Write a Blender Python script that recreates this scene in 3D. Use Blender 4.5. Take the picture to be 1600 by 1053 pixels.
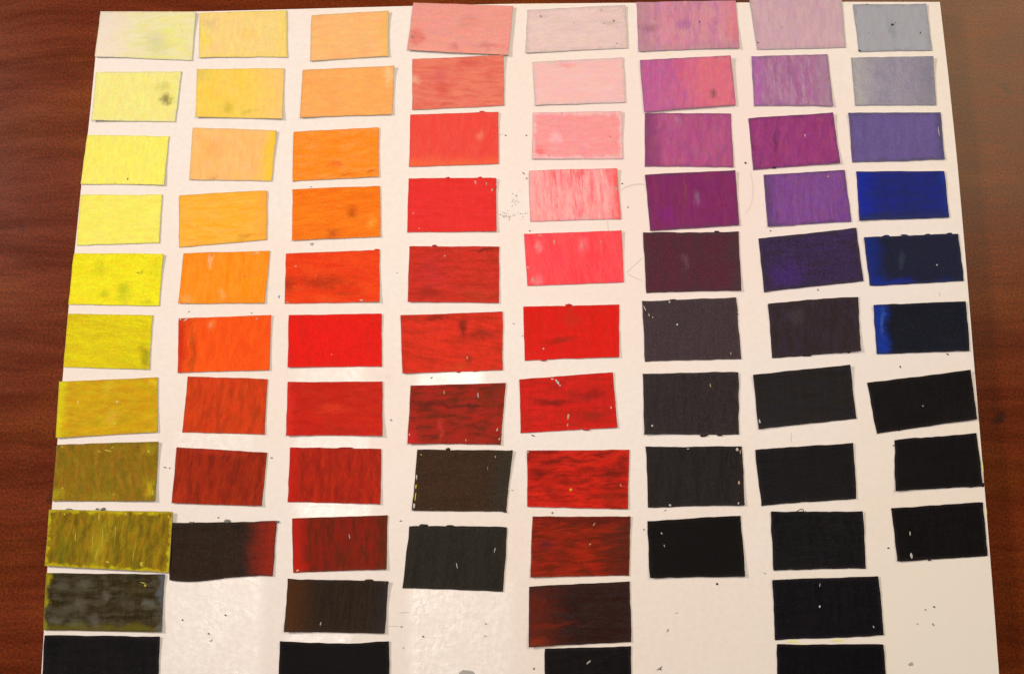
import bpy, math, random
from mathutils import Vector, Euler
R = math.radians
for o in list(bpy.data.objects):
    bpy.data.objects.remove(o)
scene = bpy.context.scene
C = scene.collection

# ------------------------------------------------------------------ camera
PITCH, ROLL, FPX, CAM_H = 9.3, 0.0, 1300.0, 0.350      # board is 15 in wide, held in a phone's wide lens
cd = bpy.data.cameras.new('camera'); cam = bpy.data.objects.new('camera', cd); C.objects.link(cam)
cd.sensor_width = 36.0; cd.lens = 36.0 * FPX / 1600.0; cd.clip_start = 0.01; cd.clip_end = 50
cam.location = (0, 0, CAM_H); cam.rotation_euler = Euler((R(PITCH), 0, R(ROLL)))
scene.camera = cam

# ------------------------------------------------------------------ world, lamps, exposure
w = bpy.data.worlds.new('World'); scene.world = w; w.use_nodes = True
bg = w.node_tree.nodes['Background']; bg.inputs[0].default_value = (1.0, .86, .76, 1); bg.inputs[1].default_value = .07

def area(name, loc, target, size, power, col, size_y=None):
    l = bpy.data.lights.new(name, 'AREA'); l.energy = power; l.color = col; l.size = size
    if size_y: l.shape = 'RECTANGLE'; l.size_y = size_y
    o = bpy.data.objects.new(name, l); C.objects.link(o); o.location = loc
    o.rotation_euler = (Vector(target) - Vector(loc)).to_track_quat('-Z', 'Y').to_euler()
    return o
area('ceiling_lamp', (.0, .13, .47), (.0, .13, 0), .20, 1.0, (1.0, .845, .785))
area('side_lamp', (-1.50, .66, .78), (-.05, .05, 0), .22, 29.0, (1.0, .835, .77))
area('pendant_lamp', (-.26, -.13, .90), (-.1, -.05, 0), .10, .9, (1.0, .92, .86))
area('window_light', (.92, .84, 1.15), (.15, .1, 0), .75, 9.6, (1.0, .84, .50), .75)
vs = scene.view_settings
vs.view_transform = 'Standard'; vs.look = 'None'; vs.exposure = 0; vs.gamma = 1; vs.use_curve_mapping = False
scene.render.engine = 'CYCLES'

# ------------------------------------------------------------------ pixel -> place on the board
BT = .0022                                             # board thickness
def lift(x, y):                                        # the board is a little warped: its free side stands up off the table
    t = max(0.0, (x - .05) / .15); return .0046 * t * t
ROT = cam.rotation_euler.to_matrix()
def at(px, py, dz=0.0):
    d = ROT @ Vector(((px - 800) / FPX, -(py - 526.5) / FPX, -1.0))
    z = BT
    for _ in range(6):
        k = (CAM_H - z) / -d.z
        p = Vector((d.x * k, d.y * k, 0)); z = BT + lift(p.x, p.y) + dz
    return Vector((p.x, p.y, z))

# ------------------------------------------------------------------ node helpers
def s2l(c): return tuple((v / 255 / 12.92) if v / 255 <= .04045 else ((v / 255 + .055) / 1.055) ** 2.4 for v in c)
WALB = .80
WS = [(630,136,253,235,220),(1162,130,243,212,203),(1335,565,224,213,207),(995,624,245,221,208),(620,746,250,226,210),(408,966,234,217,198),(1088,976,227,211,193),
      (1190,845,220,211,203),(1470,950,195,186,165),(1505,350,212,202,195),(270,420,243,223,207),(452,150,248,230,215),(120,200,244,224,208),(85,850,232,214,198)]
SPOT = [None]
def white():                                           # how white paper looks near this place: the lamp light reaching it
    if SPOT[0] is None: return s2l((250, 231, 216))
    tot = 0; acc = [0, 0, 0]
    for x, y, *c in WS:
        k = 1 / (((x - SPOT[0][0]) ** 2 + (y - SPOT[0][1]) ** 2) + 4000); l = s2l(c); tot += k
        acc = [acc[i] + k * l[i] for i in range(3)]
    return [v / tot for v in acc]
def alb(c):                                            # seen colour -> paint colour under this lamp light
    l = s2l(c); W_ = white(); return tuple(max(.002, min(.9, (l[i] - .004) / W_[i] * WALB)) for i in range(3)) + (1,)
class G:
    def __init__(s, name):
        s.m = bpy.data.materials.new(name); s.m.use_nodes = True; s.t = s.m.node_tree
        s.p = s.t.nodes['Principled BSDF']
    def n(s, typ, **kw):
        nd = s.t.nodes.new('ShaderNode' + typ)
        for k, v in kw.items(): setattr(nd, k, v)
        return nd
    def l(s, a, b): s.t.links.new(a, b)
    def set(s, sock, v):
        if hasattr(v, 'is_linked') or isinstance(v, bpy.types.NodeSocket): s.l(v, sock)
        else: sock.default_value = v
    def math(s, op, a, b=0.0, c=None):
        nd = s.n('Math', operation=op); s.set(nd.inputs[0], a); s.set(nd.inputs[1], b)
        if c is not None: s.set(nd.inputs[2], c)
        return nd.outputs[0]
    def vmath(s, op, a, b=(0, 0, 0)):
        nd = s.n('VectorMath', operation=op); s.set(nd.inputs[0], a); s.set(nd.inputs[1], b)
        return nd.outputs[1] if op == 'LENGTH' else nd.outputs[0]
    def noise(s, vec, scale, detail=3, rough=.55):
        nd = s.n('TexNoise'); s.l(vec, nd.inputs['Vector']); nd.inputs['Scale'].default_value = scale
        nd.inputs['Detail'].default_value = detail; nd.inputs['Roughness'].default_value = rough
        return nd
    def ramp(s, v, a, b, lo=0.0, hi=1.0):
        nd = s.n('MapRange', interpolation_type='SMOOTHSTEP'); s.set(nd.inputs[0], v)
        for i, q in enumerate((a, b, lo, hi)): nd.inputs[i + 1].default_value = q
        return nd.outputs[0]
    def mix(s, f, a, b, mode='MIX'):
        nd = s.n('Mix', data_type='RGBA', blend_type=mode); s.set(nd.inputs[0], f); s.set(nd.inputs[6], a); s.set(nd.inputs[7], b)
        return nd.outputs[2]
    def bump(s, h, strength, dist):
        nd = s.n('Bump'); nd.inputs['Strength'].default_value = strength; nd.inputs['Distance'].default_value = dist
        s.l(h, nd.inputs['Height']); s.l(nd.outputs[0], s.p.inputs['Normal'])

def plain(name, col, rough=.6):
    g = G(name); g.p.inputs['Base Color'].default_value = alb(col); g.p.inputs['Roughness'].default_value = rough; return g.m

# ------------------------------------------------------------------ meshes
def mesh_obj(name, verts, faces, mats, parent=None, uvs=None, fmat=None, smooth=False):
    me = bpy.data.meshes.new(name); me.from_pydata([tuple(v) for v in verts], [], faces)
    for m in mats: me.materials.append(m)
    if uvs:
        ul = me.uv_layers.new(name='uv')
        for lp in me.loops: ul.data[lp.index].uv = uvs[lp.vertex_index]
    if fmat:
        for p, i in zip(me.polygons, fmat): p.material_index = i
    if smooth:
        for p in me.polygons: p.use_smooth = (not fmat) or fmat[p.index] == 0
    me.update()
    o = bpy.data.objects.new(name, me); C.objects.link(o); o.parent = parent
    return o

def slab(name, f, nu, nv, thick, mats, parent=None, base=None):
    """closed sheet: f(u,v) -> top point; the underside lies 'thick' lower"""
    V, UV, F, M = [], [], [], []
    for k in (0, 1):
        for j in range(nv + 1):
            for i in range(nu + 1):
                p = f(i / nu, j / nv); V.append(Vector((p.x, p.y, p.z - k * thick))); UV.append((i / nu, 1 - j / nv))
    n = (nu + 1) * (nv + 1); I = lambda i, j, k: k * n + j * (nu + 1) + i
    for j in range(nv):
        for i in range(nu):
            F.append((I(i, j + 1, 0), I(i + 1, j + 1, 0), I(i + 1, j, 0), I(i, j, 0))); M.append(0)
            F.append((I(i, j, 1), I(i + 1, j, 1), I(i + 1, j + 1, 1), I(i, j + 1, 1))); M.append(1)
    ring = [(i, 0) for i in range(nu)] + [(nu, j) for j in range(nv)] + [(i, nv) for i in range(nu, 0, -1)] + [(0, j) for j in range(nv, 0, -1)]
    b0 = len(V)                                        # separate rim vertices keep the cut edge crisp
    for (i, j) in ring:
        for k in (0, 1): V.append(V[I(i, j, k)].copy()); UV.append(UV[I(i, j, k)])
    L = len(ring)
    for q in range(L):
        a, b = b0 + 2 * q, b0 + 2 * ((q + 1) % L)
        F.append((a, b, b + 1, a + 1)); M.append(1)
    return mesh_obj(name, V, F, mats, parent, UV, M, True)

def interp(tab, t):                                    # piecewise linear
    for (a, p), (b, q) in zip(tab, tab[1:]):
        if t <= b: return p + (q - p) * (t - a) / (b - a)
    (a, p), (b, q) = tab[-2:]; return p + (q - p) * (t - a) / (b - a)

# ------------------------------------------------------------------ table top (the setting)
def wood():
    g = G('polished_brown_wood'); tc = g.n('TexCoord').outputs['Object']
    wob = g.noise(tc, 5, 3).outputs[1]
    st = g.vmath('ADD', g.vmath('MULTIPLY', tc, (7, 110, 40)), g.vmath('MULTIPLY', wob, (3, 5, 1)))
    grain = g.noise(st, 1, 6, .7).outputs[0]
    fine = g.noise(g.vmath('MULTIPLY', tc, (90, 700, 300)), 1, 3, .6).outputs[0]
    pat = g.noise(g.vmath('MULTIPLY', tc, (9, 22, 10)), 1, 4, .6).outputs[0]
    speck = g.noise(tc, 1050, 2, .8)
    col = g.mix(g.ramp(grain, .30, .72), (.082, .0125, .0022, 1), (.150, .0260, .0040, 1))
    col = g.mix(g.math('MULTIPLY', g.ramp(pat, .44, .74), .55), col, (.215, .058, .0065, 1))
    col = g.mix(g.ramp(fine, .35, .75, .0, .22), col, (.062, .0080, .0018, 1))
    dents = g.noise(tc, 62, 1).outputs[0]
    col = g.mix(g.ramp(dents, .71, .80, 0, .65), col, (.022, .009, .008, 1))
    k = g.vmath('ADD', g.vmath('MULTIPLY', g.vmath('SUBTRACT', speck.outputs[1], (.5, .5, .5)), (1.0, 1.1, 1.1)), (1, 1, 1))
    kk = g.ramp(speck.outputs[0], .25, .75, .62, 1.42); cc = g.n('CombineXYZ'); [g.l(kk, cc.inputs[i]) for i in range(3)]
    col = g.mix(1.0, g.mix(1.0, col, cc.outputs[0], 'MULTIPLY'), k, 'MULTIPLY')
    g.l(col, g.p.inputs['Base Color']); g.p.inputs['Specular IOR Level'].default_value = .26
    g.l(g.ramp(grain, .3, .7, .27, .33), g.p.inputs['Roughness'])
    g.bump(g.math('ADD', g.math('MULTIPLY', grain, .5), g.math('MULTIPLY', speck.outputs[0], .4)), .10, .0002)
    return g.m
TW, TD = .62, .50
def tpt(u, v): return Vector((-TW + 2 * TW * u, TD + .1 - 2 * TD * v, 0))
table = slab('table_top', tpt, 4, 4, .028, [wood()] * 2)
table['kind'] = 'structure'; table['label'] = 'polished reddish brown wooden table top under the colour chart'
for p in table.data.polygons: p.use_smooth = False

# ------------------------------------------------------------------ the colour chart: white board with glued painted paper swatches
chart = bpy.data.objects.new('colour_chart', None); C.objects.link(chart); chart.empty_display_size = .05
chart['label'] = 'white board with columns of painted paper swatches fading from pale tints to black'
chart['category'] = 'colour chart'

LEFT = [(18, 157), (90, 149), (190, 139.5), (289, 127), (385, 117.5), (480, 107), (584, 98.5), (687, 90), (787, 81.5), (889, 73.8), (988, 68.5), (1053, 64.5), (1125, 60)]
RIGHT = [(3.5, 1468.5), (120, 1482), (250, 1495.5), (400, 1508.5), (550, 1520.5), (675, 1531), (800, 1541.5), (925, 1551.5), (1053, 1561), (1125, 1566.5)]
TOP = [(157, 18.5), (306, 18.8), (480, 14.3), (646, 9.8), (803, 6.5), (980, 5), (1172, 4.5), (1316, 3.4), (1469, 3.6)]
rb = random.Random(4)
def board_pt(u, v):
    y = 18 + (1125 - 18) * v if True else 0
    xl = interp(LEFT, 18 + 1107 * v); xr = interp(RIGHT, 3.5 + 1121.5 * v); x = xl + (xr - xl) * u
    y0 = interp(TOP, 157 + 1312 * u); y = y0 + (1125 - y0) * v
    return at(x, y)

def board_mat():
    g = G('white_board_face'); tc = g.n('TexCoord').outputs['Object']
    base = g.mix(g.ramp(g.noise(tc, 9, 3).outputs[0], .35, .7), (.80, .785, .765, 1), (.80, .755, .70, 1))
    base = g.mix(g.ramp(g.noise(g.vmath('ADD', tc, (3, 1, 0)), 16, 3).outputs[0], .52, .75, 0, .55), base, (.80, .74, .745, 1))
    fib = g.noise(tc, 420, 4, .7).outputs[0]
    base = g.mix(g.ramp(fib, .3, .75, 0, .24), base, (.62, .57, .52, 1))
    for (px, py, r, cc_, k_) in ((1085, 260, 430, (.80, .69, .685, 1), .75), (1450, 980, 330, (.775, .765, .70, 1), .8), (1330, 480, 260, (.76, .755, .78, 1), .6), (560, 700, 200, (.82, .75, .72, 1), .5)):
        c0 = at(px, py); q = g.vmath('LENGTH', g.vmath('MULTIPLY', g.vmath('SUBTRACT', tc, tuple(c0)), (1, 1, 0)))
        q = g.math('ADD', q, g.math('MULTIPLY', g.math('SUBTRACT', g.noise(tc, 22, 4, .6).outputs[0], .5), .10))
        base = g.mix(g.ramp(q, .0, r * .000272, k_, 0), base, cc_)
    smut = g.noise(tc, 42, 4, .65).outputs[0]
    base = g.mix(g.ramp(smut, .64, .82, 0, .30), base, (.42, .40, .40, 1))
    # dried glue: smooth glossy film, rectangular dabs on the spots left bare and strips painted in gaps where lamp glints show
    film = None
    wv = g.vmath('ADD', tc, g.vmath('MULTIPLY', g.vmath('SUBTRACT', g.noise(tc, 60, 3).outputs[1], (.5, .5, .5)), (.007, .007, 0)))
    for (px, py, rx, ry) in ((335, 970, 75, 105), (722, 985, 80, 75), (515, 585, 55, 22), (520, 690, 60, 20), (520, 797, 65, 18), (500, 995, 50, 14),
                             (705, 590, 55, 12), (335, 690, 60, 12)):
        c = at(px, py); k = .000272
        d = g.vmath('MULTIPLY', g.vmath('SUBTRACT', wv, tuple(c)), (1 / (rx * k), 1 / (ry * k), 0))
        a = g.vmath('ABSOLUTE', d); sp = g.n('SeparateXYZ'); g.l(a, sp.inputs[0])
        e = g.ramp(g.math('MAXIMUM', sp.outputs[0], sp.outputs[1]), .78, 1.08, 1, 0)
        film = e if film is None else g.math('MAXIMUM', film, e)
    g.p.inputs['Specular IOR Level'].default_value = .40
    cr = g.noise(tc, 380, 4, .65).outputs[0]
    lump = g.ramp(cr, .38, .66, .35, 1.0)
    edge = g.ramp(g.noise(tc, 60, 4, .7).outputs[0], .36, .60, .55, 1.0); film = g.math('MULTIPLY', film, edge)
    g.l(g.mix(g.math('MULTIPLY', g.math('MULTIPLY', film, lump), .85), base, (.93, .92, .90, 1)), g.p.inputs['Base Color'])  # white glue colour, which also paints in part of the lamp's glint
    g.l(g.ramp(film, 0, 1, .38, .75), g.p.inputs['Specular IOR Level'])
    rr = g.math('SUBTRACT', .56, g.math('MULTIPLY', film, .36)); g.l(rr, g.p.inputs['Roughness'])
    h = g.math('ADD', g.math('MULTIPLY', fib, .25), g.math('MULTIPLY', g.math('MULTIPLY', film, cr), 1.6))
    g.bump(h, .35, .0003)
    return g.m
core = plain('board_core', (235, 222, 210), .8)
board = slab('backing_board', board_pt, 40, 30, BT, [board_mat(), core], chart)

# ------------------------------------------------------------------ swatches
def paint(name, W, H, seed, c1, c2, d='h', st=.8, c3=None, am=.5, grads=(), smudges=(), rim=None, nick=0.0, rough=.52, ms=1.3, grain=.19, ss=1.0):
    g = G(name); uv = g.n('UVMap', uv_map='uv').outputs[0]
    rs = random.Random(seed); off = (rs.uniform(0, 90), rs.uniform(0, 90), rs.uniform(0, 90))
    P = g.vmath('ADD', g.vmath('MULTIPLY', uv, (W * 100, H * 100, 0)), off)        # centimetres
    lum = max(c1)
    if lum < 62 and c1[2] - c1[0] < 14: c1, c2 = (tuple(x * q for x, q in zip(c, (.88, .85, .80))) for c in (c1, c2))
    if lum < 62: c1 = tuple(x * .88 for x in c1); c2 = tuple(x * 1.06 + 1 for x in c2)
    wv = g.vmath('SUBTRACT', g.noise(P, 1.3, 4, .6).outputs[1], (.5, .5, .5))
    ww = g.vmath('ADD', P, g.vmath('MULTIPLY', wv, (.22, .22, 0)))
    rot = g.n('VectorRotate', rotation_type='Z_AXIS'); g.l(ww, rot.inputs[0]); rot.inputs['Angle'].default_value = R(rs.gauss(0, 3.5)); ww = rot.outputs[0]
    def strokes(dr, sc, dt, rg, sh):
        v_ = (sc * .11, sc, 1) if dr == 'h' else (sc, sc * .11, 1)
        return g.noise(g.vmath('MULTIPLY', g.vmath('ADD', ww, sh), v_), 1, dt, rg).outputs[0]
    m_ = d if d != 'n' else rs.choice('hv'); o_ = 'v' if m_ == 'h' else 'h'
    n1 = strokes(m_, rs.uniform(3.2, 6.5) * ss, 4, .65, (0, 0, 0)); n2 = strokes(m_, rs.uniform(11, 24), 4, .75, (3, 5, 2))
    if d == 'n':
        n1 = g.math('ADD', g.math('MULTIPLY', n1, .55), g.math('MULTIPLY', strokes(o_, 4.0, 4, .65, (8, 1, 3)), .45))
        n2 = g.math('ADD', g.math('MULTIPLY', n2, .6), g.math('MULTIPLY', strokes(o_, 15, 4, .75, (2, 8, 3)), .4))
    load = g.ramp(g.noise(g.vmath('ADD', P, (1, 9, 4)), 1.6, 3).outputs[0], .38, .62, .35, 1.0)      # how dry the brush was
    sn = g.math('ADD', g.math('MULTIPLY', n1, .55), g.math('ADD', .225, g.math('MULTIPLY', g.math('SUBTRACT', n2, .5), g.math('MULTIPLY', load, .85))))
    col = g.mix(g.ramp(sn, .36, .62, 0, st), alb(c1), alb(c2))
    if c3:
        ms_ = ms * 1.3
        mn = g.noise(g.vmath('MULTIPLY', g.vmath('ADD', ww, (7, 3, 5)), (ms_ * .6, ms_ * 2.2, 1) if m_ == 'h' else (ms_ * 2.2, ms_ * .6, 1)), 1, 5, .68).outputs[0]
        mm = g.math('ADD', g.math('MULTIPLY', mn, .6), g.math('MULTIPLY', sn, .4))
        col = g.mix(g.ramp(mm, .44, .60, 0, am), col, alb(c3))
    brk = g.math('MULTIPLY', g.math('SUBTRACT', sn, .5), .9)
    uw = g.vmath('ADD', uv, g.vmath('MULTIPLY', wv, (.20, .34, 0)))
    sx = g.n('SeparateXYZ'); g.l(uw, sx.inputs[0])
    for (ax, a, b, c, k) in grads:                     # paint running into another colour from one side, ragged along the strokes
        q = g.math('ADD', sx.outputs[ax], g.math('MULTIPLY', brk, .95 * abs(a - b) + .06))
        col = g.mix(g.ramp(q, a, b, k, 0) if a < b else g.ramp(q, b, a, 0, k), col, alb(c))
    for (u, v, ru, rv, c, k) in smudges:
        dd = g.vmath('LENGTH', g.vmath('MULTIPLY', g.vmath('SUBTRACT', uw, (u + 0.0, v, 0)), (1 / (ru * 1.15), 1 / (rv * 1.15), 0)))
        fb = g.ramp(g.math('ADD', dd, g.math('MULTIPLY', g.math('SUBTRACT', n2, .5), 2.0)), .05, .95, k * .74, 0)
        col = g.mix(fb, col, alb(c))
    sp = g.n('SeparateXYZ'); g.l(uv, sp.inputs[0]); u, v = sp.outputs[0], sp.outputs[1]
    eu = g.math('MULTIPLY', g.math('MINIMUM', u, g.math('SUBTRACT', 1.0, u)), W * 100)
    ev = g.math('MULTIPLY', g.math('MINIMUM', v, g.math('SUBTRACT', 1.0, v)), H * 100)
    e0 = g.math('MINIMUM', eu, ev)
    e = g.math('ADD', e0, g.math('MULTIPLY', g.math('SUBTRACT', g.noise(P, 3.5, 3).outputs[0], .5), .5))
    if rim: col = g.mix(g.ramp(e, 0.0, rim[1], rim[2] * .9, 0), col, alb(rim[0]))
    # cut margin: painted edge shadow line on light swatches, paler rim on dark ones
    shade_or_rim = tuple(.55 * x + .45 * 118 for x in c1) if lum > 120 else tuple(.6 * x + .4 * y for x, y in zip(c1, (84, 74, 66)))
    e2 = g.math('ADD', e0, g.math('MULTIPLY', g.math('SUBTRACT', g.noise(P, 7, 3).outputs[0], .5), .16))
    col = g.mix(g.ramp(e2, -.01, .075 if lum > 120 else .17, .45, 0), col, alb(shade_or_rim))
    if nick:
        nn = g.noise(g.vmath('MULTIPLY', P, {'h': (5, 16, 1), 'v': (16, 5, 1), 'n': (11, 11, 1)}[d]), 1, 2, .5).outputs[0]
        col = g.mix(g.ramp(nn, .80 - nick * .1, .86 - nick * .1, 0, .6), col, alb((240, 215, 200)))
    if lum > 150 and min(c1) > 60: grain *= .5
    hj = g.noise(g.vmath('MULTIPLY', g.vmath('ADD', ww, (5, 2, 9)), (2.2, 5.5, 1) if m_ == 'h' else (5.5, 2.2, 1)), 1, 4, .7).outputs[1]
    hk = .95 if lum < 215 and max(c1) - min(c1) > 64 else .5 if max(c1) - min(c1) > 90 else .32
    hv = g.vmath('ADD', g.vmath('MULTIPLY', g.vmath('SUBTRACT', hj, (.5, .5, .5)), (hk * .55, hk, hk)), (1, 1, 1))
    col = g.mix(1.0, col, hv, 'MULTIPLY')
    gn = g.noise(P, 24, 3, .8)
    k = g.vmath('ADD', g.vmath('MULTIPLY', g.vmath('SUBTRACT', gn.outputs[1], (.5, .5, .5)), (grain * 1.6,) * 3), (1, 1, 1))
    if lum < 90: col = g.mix(g.ramp(gn.outputs[0], .48, .80, 0, .34), col, alb(tuple(min(110, x * 1.5 + 30) for x in c1)))
    kk = g.ramp(gn.outputs[0], .25, .75, 1 - grain, 1 + grain)
    cc = g.n('CombineXYZ'); [g.l(kk, cc.inputs[i]) for i in range(3)]
    col = g.mix(1.0, g.mix(1.0, col, cc.outputs[0], 'MULTIPLY'), k, 'MULTIPLY')
    g.l(col, g.p.inputs['Base Color'])
    g.p.inputs['Specular IOR Level'].default_value = .10
    g.l(g.ramp(sn, .35, .65, rough - .10, rough + .10), g.p.inputs['Roughness'])
    g.bump(g.math('ADD', sn, g.math('MULTIPLY', gn.outputs[0], .15)), .35, .00025)
    return g.m

paper_edge = plain('cut_paper_edge', (176, 158, 142), .85)
dark_edge = plain('painted_paper_edge', (60, 48, 45), .7)
GREY = ((190, 176, 160), .22, .55)
DK = (46, 42, 44)
# corner pixels (top left, top right, bottom right, bottom left), colours and brushwork, label
S = []
def sw(q, label, c1, c2, d='h', up=0.0, edge='l', **kw): S.append((q, label, c1, c2, d, up, edge, kw))
# --- yellows to black
sw((157,19,306,19,300,95,148,89), 'pale washed-out yellow swatch over the board corner', (233,219,150),(236,214,182),'n', c3=(228,214,110), am=.7, grads=((0,.02,.55,(238,212,196),.75),), smudges=((.62,.35,.2,.3,(190,180,150),.5),(.82,.5,.2,.5,(236,222,120),.6)))
sw((150,113,283,112,274,190.5,143,188), 'light yellow swatch with a dark smudge', (241,222,112),(239,222,140),'n', c3=(240,220,120), smudges=((.84,.44,.08,.10,(60,58,30),.85),(.80,.68,.13,.22,(170,156,80),.45),(.91,.40,.09,.06,(70,66,40),.7)), rim=((232,216,160),.2,.5))
sw((136,211,264,213,256,289.5,126,288), 'clear lemon yellow swatch with one dark speck', (244,224,90),(243,224,112),'n', c3=(245,226,80))
sw((126,304.5,253.5,304,248.5,380,119.5,383.5), 'plain lemon yellow swatch', (243,223,100),(244,225,88),'n', c3=(241,218,74), am=.5)
sw((115.5,396,255,396.5,248.5,478,107,475.5), 'bright yellow swatch with greenish blotches', (243,222,26),(240,218,34),'n', c3=(228,205,10), smudges=((.60,.25,.12,.28,(160,165,20),.75),(.32,.68,.10,.2,(180,172,20),.6),(.92,.7,.1,.4,(205,188,24),.5),(.37,.2,.06,.15,(150,150,20),.6),(.78,.62,.04,.08,(130,130,20),.6),(.86,.04,.14,.08,(150,150,30),.5)))
sw((106.5,490,238.5,492.5,232.5,577,99,573.5), 'mustard yellow swatch with horizontal strokes', (230,206,16),(204,174,14),'h', c3=(222,186,22), smudges=((.95,.25,.07,.3,(90,90,20),.7),))
sw((92.5,596,246.5,589,246,675,87,684), 'ochre swatch with bright yellow edge', (202,152,14),(214,164,20),'n', c3=(178,132,12), grads=((0,.0,.14,(215,195,20),.9),), smudges=((.97,.9,.08,.1,(230,205,40),.7),(.5,.85,.1,.2,(215,185,40),.6),(.55,.3,.1,.2,(222,180,50),.6)))
sw((88.5,694.5,247.5,689.5,242.5,782.5,81.5,782.5), 'olive brown swatch with yellow scrapes', (134,98,18),(158,112,26),'n', c3=(108,92,10), am=.75, smudges=((.94,.15,.06,.2,(205,178,20),.7),(.05,.1,.12,.15,(180,165,20),.7),(.9,.88,.1,.12,(170,150,25),.6),(.5,.06,.2,.1,(170,140,30),.6)), ms=2.2)
sw((76.5,795.5,269.5,799.5,263.5,894,69.5,884), 'wide olive swatch streaked with yellow scratches', (124,92,16),(166,130,22),'v', up=.0005, c3=(78,70,14), am=.7, rim=((205,180,20),.16,.8), smudges=((.43,.4,.12,.7,(186,156,30),.55),(.13,.3,.08,.4,(90,95,15),.6)))
sw((72,894.5,257.5,897,252.5,987,67.5,984), 'dark olive swatch with grey dry-brush patches', (46,37,18),(66,54,26),'n', c3=(104,94,74), am=.30, grads=((0,.0,.06,(190,165,20),.8),(1,.0,.16,(120,105,20),.5),(0,1.0,.93,(96,96,96),.9)), smudges=((.14,.78,.1,.12,(112,104,84),.5),(.33,.82,.09,.12,(120,110,90),.5),(.5,.62,.08,.14,(112,100,84),.65),(.30,.42,.09,.2,(116,106,88),.5),(.18,.36,.09,.14,(108,100,82),.5),(.12,.2,.07,.12,(120,112,92),.5),(.45,.16,.08,.16,(114,106,92),.5),(.27,.1,.07,.1,(104,98,74),.6),(.68,.5,.1,.2,(86,76,60),.6),(.88,.5,.06,.12,(124,122,108),.5),(.2,.62,.1,.1,(34,28,18),.5),(.58,.36,.1,.14,(36,30,16),.5),(.75,.75,.12,.12,(66,54,18),.5)), ms=1.8)
sw((69,992,249.5,994,246,1088,64,1086), 'black swatch below the dark olive one', (24,21,24),(29,26,29),'n', edge='d')
# --- yellow oranges
sw((312,20.5,447.5,16.5,449,90,310.5,90.5), 'pale apricot swatch with yellow edge', (246,204,126),(243,206,112),'n', c3=(246,198,130), grads=((0,1.0,.8,(240,205,100),.6),), rim=((240,205,90),.2,.6), smudges=((.1,.75,.15,.2,(205,180,120),.6),(.55,.5,.15,.2,(248,190,90),.6),(.06,.4,.1,.3,(246,210,70),.8)))
sw((307.5,108.5,444.5,107,441,186,305.5,183), 'yellow apricot swatch with faint grey smears', (245,206,84),(250,194,98),'n', c3=(244,200,50), grads=((0,1.0,.5,(250,192,110),.85),), smudges=((.36,.2,.09,.15,(190,160,60),.7),(.62,.1,.1,.1,(190,160,70),.55),(.06,.9,.12,.2,(200,180,90),.6)))
sw((301,199.5,432,204,424.5,283.5,295.5,281), 'light orange swatch with yellow side', (250,184,104),(251,176,92),'n', c3=(250,190,128), grads=((0,1.02,.78,(250,194,36),.95),), smudges=((.25,.6,.2,.25,(251,160,80),.6),(.3,.03,.1,.06,(200,130,60),.6)), rim=((230,180,120),.14,.5))
sw((279.5,305.5,417,297.5,417,374.5,279.5,386.5), 'golden orange swatch with slanted lower edge', (252,164,36),(250,174,60),'h', c3=(250,180,80), grads=((0,1.0,.8,(250,160,60),.7),), smudges=((.74,.08,.12,.1,(190,120,40),.6),), rim=((225,160,60),.12,.5))
sw((286.5,396,421.5,392,413.5,473.5,278.5,474), 'vivid orange swatch with pale scrapes', (253,130,8),(252,140,26),'v', c3=(253,150,50), am=.35, smudges=((.32,.85,.05,.18,(253,190,130),.8),(.5,.2,.05,.15,(253,170,90),.7),(.1,.08,.1,.15,(253,170,90),.7),(.85,.95,.06,.06,(253,190,130),.6)))
sw((279,497.5,423.5,492,421,578,277.5,582.5), 'red orange swatch with darker side stripe', (244,78,14),(250,94,22),'v', c3=(228,60,14), grads=((0,.0,.16,(205,46,12),.95),), smudges=((.16,.3,.05,.9,(130,60,15),.65),(.36,.85,.05,.15,(252,150,80),.7)))
sw((293.5,588,418,592,413.5,678.5,284.5,675), 'rust orange swatch with vertical strokes', (200,56,18),(226,70,24),'v', c3=(168,48,16), am=.75)
sw((275.5,698.5,417.5,707,409.5,790.5,268,785.5), 'brick red swatch tilted clockwise', (146,36,14),(176,50,18),'v', c3=(112,28,14), am=.75, smudges=((.05,.1,.15,.3,(190,50,25),.6),(.4,.95,.4,.1,(190,50,30),.6)))
sw((264,816.5,432,813,426,899,264.5,906), 'dark brown swatch turning red at one end', (48,33,26),(54,38,29),'n', edge='d', grads=((0,1.02,.68,(150,36,20),.95),), c3=(44,38,26), am=.4, grain=.3)
# --- oranges
sw((486.5,24.5,607.5,17,607,88,484.5,96), 'pale peach orange swatch', (249,180,108),(246,172,108),'h', c3=(246,190,124), grads=((0,1.0,.85,(240,180,90),.6),), rim=((228,180,110),.13,.5))
sw((473,109.5,616,103,613,179,468.5,184), 'soft orange swatch, wider than its neighbours', (250,166,86),(249,174,100),'h', c3=(248,156,78), rim=((235,160,90),.12,.45), smudges=((.95,.85,.08,.3,(253,205,150),.7),))
sw((458.5,206.5,592,199,592,276.5,457,283.5), 'clear orange swatch with a red smear', (253,138,32),(251,126,26),'h', c3=(253,152,66), am=.7, smudges=((.52,.28,.16,.1,(235,90,40),.8),(.88,.13,.10,.05,(190,80,30),.8),(.6,.05,.12,.06,(190,80,30),.6)))
sw((457,296,593.5,290.5,594.5,370,456,376), 'deep orange swatch with a ring smudge', (250,128,26),(242,108,20),'h', c3=(236,100,20), smudges=((.68,.52,.09,.16,(170,70,18),.85),(.47,.08,.08,.15,(160,70,25),.7),(.9,.3,.07,.15,(253,160,60),.7)))
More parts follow.
